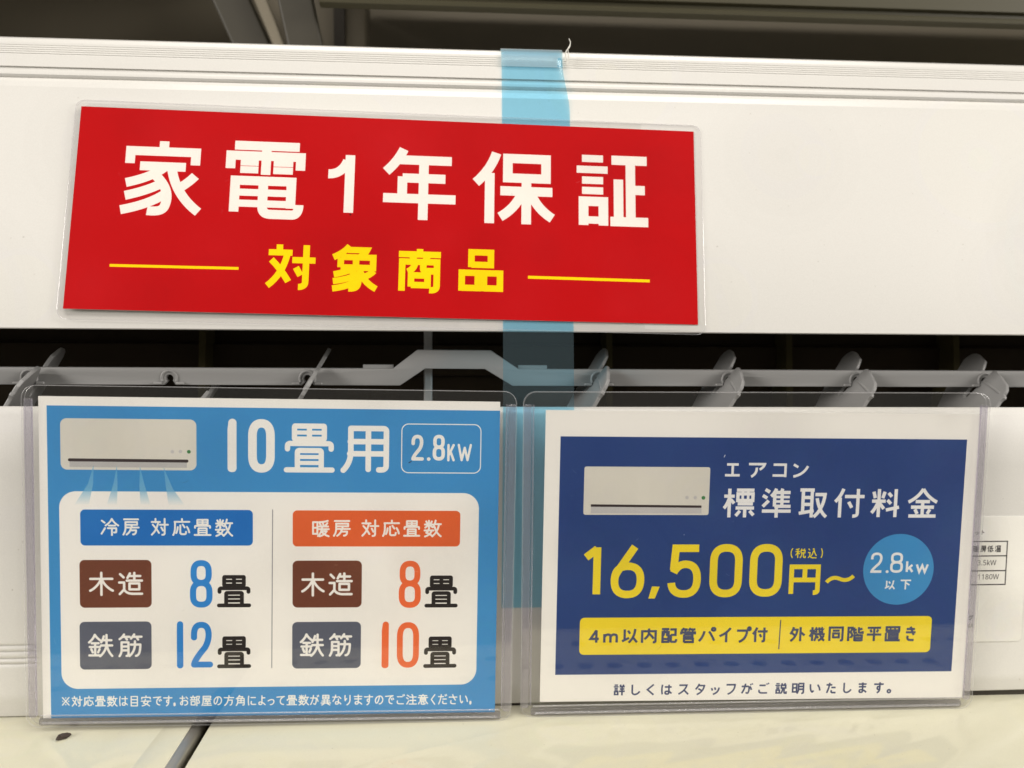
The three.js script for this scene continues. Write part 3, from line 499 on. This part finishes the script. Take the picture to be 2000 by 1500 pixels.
{
  // rating sticker on the lower panel at the right (the square code on it is left out)
  const P = press(87, 65.2, 9, '#f1efe8', false), { g, ln, x } = P, k = '#252124', X = (v) => v - 200.2, Y = (v) => 94.5 - v;
  x.fillStyle = k;
  const put = (t, a, b, h) => { x.font = `${h}px sans-serif`; x.fillText(t, X(a), Y(b)); };
  for (const y of [81.6, 74.1, 66.4, 59.2]) ln(X(228), Y(y), X(276.9), Y(y), 0.55, k);
  ln(X(276.6), Y(81.8), X(276.8), Y(59), 0.55, k); ln(X(256.6), Y(81.8), X(256.8), Y(59), 0.4, k);
  g('暖', X(260.2), Y(77.8), 3.5, 3.5, 0.42, k); g('房', X(264.2), Y(77.8), 3.4, 3.5, 0.42, k); g('低', X(267.9), Y(77.8), 3.5, 3.5, 0.42, k); g('温', X(271.8), Y(77.8), 3.5, 3.5, 0.42, k);
  put('3.5kW', 261.3, 68.9, 3.7); put('1180W', 261.9, 61.5, 3.7);
  g('ッ', X(260.4), Y(86.3), 2.6, 2.4, 0.36, k); g('ト', X(263.4), Y(86.3), 2.2, 2.6, 0.36, k);
  g('ン', X(256.4), Y(42.1), 2.4, 2.4, 0.36, k); g('グ', X(259.8), Y(42.1), 2.6, 2.6, 0.36, k); put('CHINA', 252.6, 37, 3.0);
  const st = mesh('rating_label', slab(0.2002, 0.0293, 0.2872, 0.0945, 0.0022, -0.01095, -0.0107), M.paper, ac);
  tag(st, 'white rating sticker with a small table of heating figures');
  const face = metreUV(new THREE.ShapeGeometry(roundedShape(0.2002, 0.0293, 0.2872, 0.0945, 0.0022), 8)), uv = face.attributes.uv;
  for (let i = 0; i < uv.count; i++) uv.setXY(i, (uv.getX(i) - 0.2002) / 0.087, (uv.getY(i) - 0.0293) / 0.0652);
  face.translate(0, 0, -0.01065);
  mesh('print', face, new THREE.MeshStandardMaterial({ map: P.done(4), roughness: 0.4 }), st);
}

// ---------------------------------------------------------------- blue tape over the unit
{
  const t = thing('blue_tape', 'translucent pale blue tape strip running down the middle of the white unit', 'tape');
  const strip = (path, xa, xb, edge, nx = 12) => {
    const pos = [], idx = [], uv = [];
    path.forEach(([y, z], j) => {
      for (let i = 0; i <= nx; i++) {
        const u = i / nx, e = edge ? edge(y) : [0, 0], w = Math.max(0, (u - 0.8) / 0.2);
        pos.push(xa + (xb - xa) * u + e[0] * w, y, z + e[1] * Math.sin(w * Math.PI * 0.8)); uv.push(u, j / path.length);
      }
    });
    for (let j = 0; j + 1 < path.length; j++) for (let i = 0; i < nx; i++) { const a = j * (nx + 1) + i, b = a + nx + 1; idx.push(a, a + 1, b, b, a + 1, b + 1); }
    const g = new THREE.BufferGeometry(); g.setAttribute('position', new THREE.Float32BufferAttribute(pos, 3)); g.setAttribute('uv', new THREE.Float32BufferAttribute(uv, 2)); g.setIndex(idx); g.computeVertexNormals();
    return g;
  };
  const edge = (y) => { const k = THREE.MathUtils.smoothstep(y, 0.294, 0.322); return [-0.0036 * k, y > 0.290 && y < 0.3275 ? 0.0016 * Math.sin(Math.PI * (y - 0.290) / 0.0375) : 0]; };
  const p = [[0.3294, -0.095], [0.3294, -0.068], [0.3292, -0.0605], [0.3287, -0.0560], [0.3272, zP(0.3272) - 0.0012], [0.3245, zP(0.3245) - 0.0002]];
  for (let y = 0.3225; y > 0.187; y -= 0.0022) p.push([y, zP(y) + 0.0003]);
  p.push([0.1864, -0.0166]);
  for (let k = 1; k <= 9; k++) p.push([0.1864 - k * 0.0039, -0.0166 + k * 0.0066 / 10]);
  for (let y = 0.146; y > 0.052; y -= 0.006) p.push([y, -0.0106]);
  p.push([0.0507, -0.0106]);
  mesh('strip', strip(p, 0.0208, 0.0550, edge, 16), M.tape, t);
  const e = [[0.3299, -0.095], [0.3299, -0.068], [0.3297, -0.0603], [0.3292, -0.0556], [0.3276, zP(0.3276) - 0.0006], [0.3245, zP(0.3245) + 0.0004], [0.3215, zP(0.3215) + 0.0008], [0.3183, zP(0.3183) + 0.0009]];
  mesh('folded_end', strip(e, 0.0205, 0.0519, null, 8), M.tapeEnd, t);
  const th = (pts, r) => new THREE.TubeGeometry(new THREE.CatmullRomCurve3(pts.map((q) => new THREE.Vector3(...q))), 30, r, 6);
  mesh('torn_thread', th([[0.0535, 0.3190, -0.0462], [0.0545, 0.3240, -0.0470], [0.0542, 0.3275, -0.0478], [0.0554, 0.3300, -0.0500], [0.0558, 0.3318, -0.0508], [0.0551, 0.3336, -0.0513]], 0.00022), M.thread, t);
  mesh('torn_thread', th([[0.0527, 0.3210, -0.0466], [0.0533, 0.3262, -0.0474], [0.0548, 0.3282, -0.0480], [0.0555, 0.3300, -0.0492]], 0.0003), M.thread, t);
}

// ---------------------------------------------------------------- red laminated sign
function frame(o, ax, ay, origin) {
  const x = new THREE.Vector3(...ax).normalize(), y = new THREE.Vector3(...ay), z = new THREE.Vector3().crossVectors(x, y).normalize(); y.crossVectors(z, x);
  o.quaternion.setFromRotationMatrix(new THREE.Matrix4().makeBasis(x, y, z)); o.position.set(...origin);
}
function sheet(name, x0, y0, x1, y1, z, map, parent, rough = 0.55, spec = 0.35) {
  const side = M.paper, face = new THREE.MeshPhysicalMaterial({ map, roughness: rough, specularIntensity: spec });
  const g = new THREE.BoxGeometry(x1 - x0, y1 - y0, 0.0003); g.translate((x0 + x1) / 2, (y0 + y1) / 2, z);
  return mesh(name, g, [side, side, side, side, face, side], parent);
}
{
  const t = thing('warranty_sign', 'wide red laminated sign with large white Japanese characters, on the upper panel', 'sign');
  frame(t, [0.99983, -0.01752, -0.00244], [0.01752, 0.97169, -0.23567], [-0.18395, 0.1947, -0.01655]);
  sheet('printed_sheet', 0, 0, 0.3003, 0.1, 0, printRedSign(), t, 0.5, 0.1);
  mesh('laminate', metreUV(slab(-0.0027, -0.0050, 0.3040, 0.1033, 0.0045, -0.0006, 0.0007, 0.0003)), [M.film, M.edge], t);
}

// ---------------------------------------------------------------- clear card cases and the cards in them
function cardCase(label, W, ax, ay, origin) {
  const t = thing('card_case', label, 'card case', 'clear plastic card cases standing on the shelf'), H = 0.158;
  frame(t, ax, ay, origin);
  mesh('front_sheet', metreUV(slab(0, 0, W, H, 0.006, 0, 0.0006, 0.0002)), [M.clear, M.edge], t);
  mesh('back_sheet', metreUV(slab(0, 0, W, H, 0.006, -0.0030, -0.0024, 0.0002)), [M.clear, M.edge], t);
  const side = (x0, x1) => box(x0, 0.004, -0.0023, x1, H - 0.006, -0.0001, 0.0009);
  mesh('side_weld', side(0.0004, 0.0040), M.weld, t); mesh('side_weld', side(W - 0.0040, W - 0.0004), M.weld, t);
  mesh('bottom_weld', box(0.005, 0.0004, -0.0023, W - 0.005, 0.0040, -0.0001, 0.0009), M.weldLow, t);
  const bead = (x) => { const g = new THREE.CylinderGeometry(0.0004, 0.0004, H - 0.012, 8); g.translate(x, H / 2, 0.0004); return g; };
  mesh('seam', bead(0.0047), M.weld, t); mesh('seam', bead(W - 0.0047), M.weld, t);
  const low = new THREE.CylinderGeometry(0.0004, 0.0004, W - 0.012, 8); low.rotateZ(Math.PI / 2); low.translate(W / 2, 0.0056, 0.0004); mesh('seam', low, M.edge, t);
  const lip = new THREE.CylinderGeometry(0.0006, 0.0006, W - 0.014, 10); lip.rotateZ(Math.PI / 2); lip.translate(W / 2, 0.0021, 0.0004); mesh('seam', lip, M.edge, t);
  return t;
}
const LA = [0.99991, -0.0119, -0.0058], LU = [0.01189, 0.99939, -0.03269], LO = [-0.1984, 0.00266, 0.0038];
const RA = [0.99999, 0, 0.005], RU = [0, 1, 0], RO = [0.0298, 0.00005, -0.0003];
cardCase('clear plastic case around the light blue room size card, left of the pair', 0.2235, LA, LU, LO);
cardCase('clear plastic case around the navy price card, right of the pair', 0.2255, RA, RU, RO);
{
  const t = thing('room_size_card', 'light blue printed card with a white panel of orange and blue boxes', 'card');
  frame(t, LA, LU, LO); sheet('printed_sheet', 0.0068, 0.0036, 0.2157, 0.1530, -0.0012, printRoomSizeCard(), t);
  const c = thing('price_card', 'white bordered navy card with a large yellow price and yellow bar', 'card');
  const r = -0.0085, x = [Math.cos(r), Math.sin(r), 0.005], u = [-Math.sin(r), Math.cos(r), 0];
  frame(c, x, u, [0.0298 + 0.0106, 0.1494, -0.0003 - 0.0012]);
  sheet('printed_sheet', 0, -0.1424, 0.2118, 0, 0, printPriceCard(), c);
}

renderer.render(scene, camera);
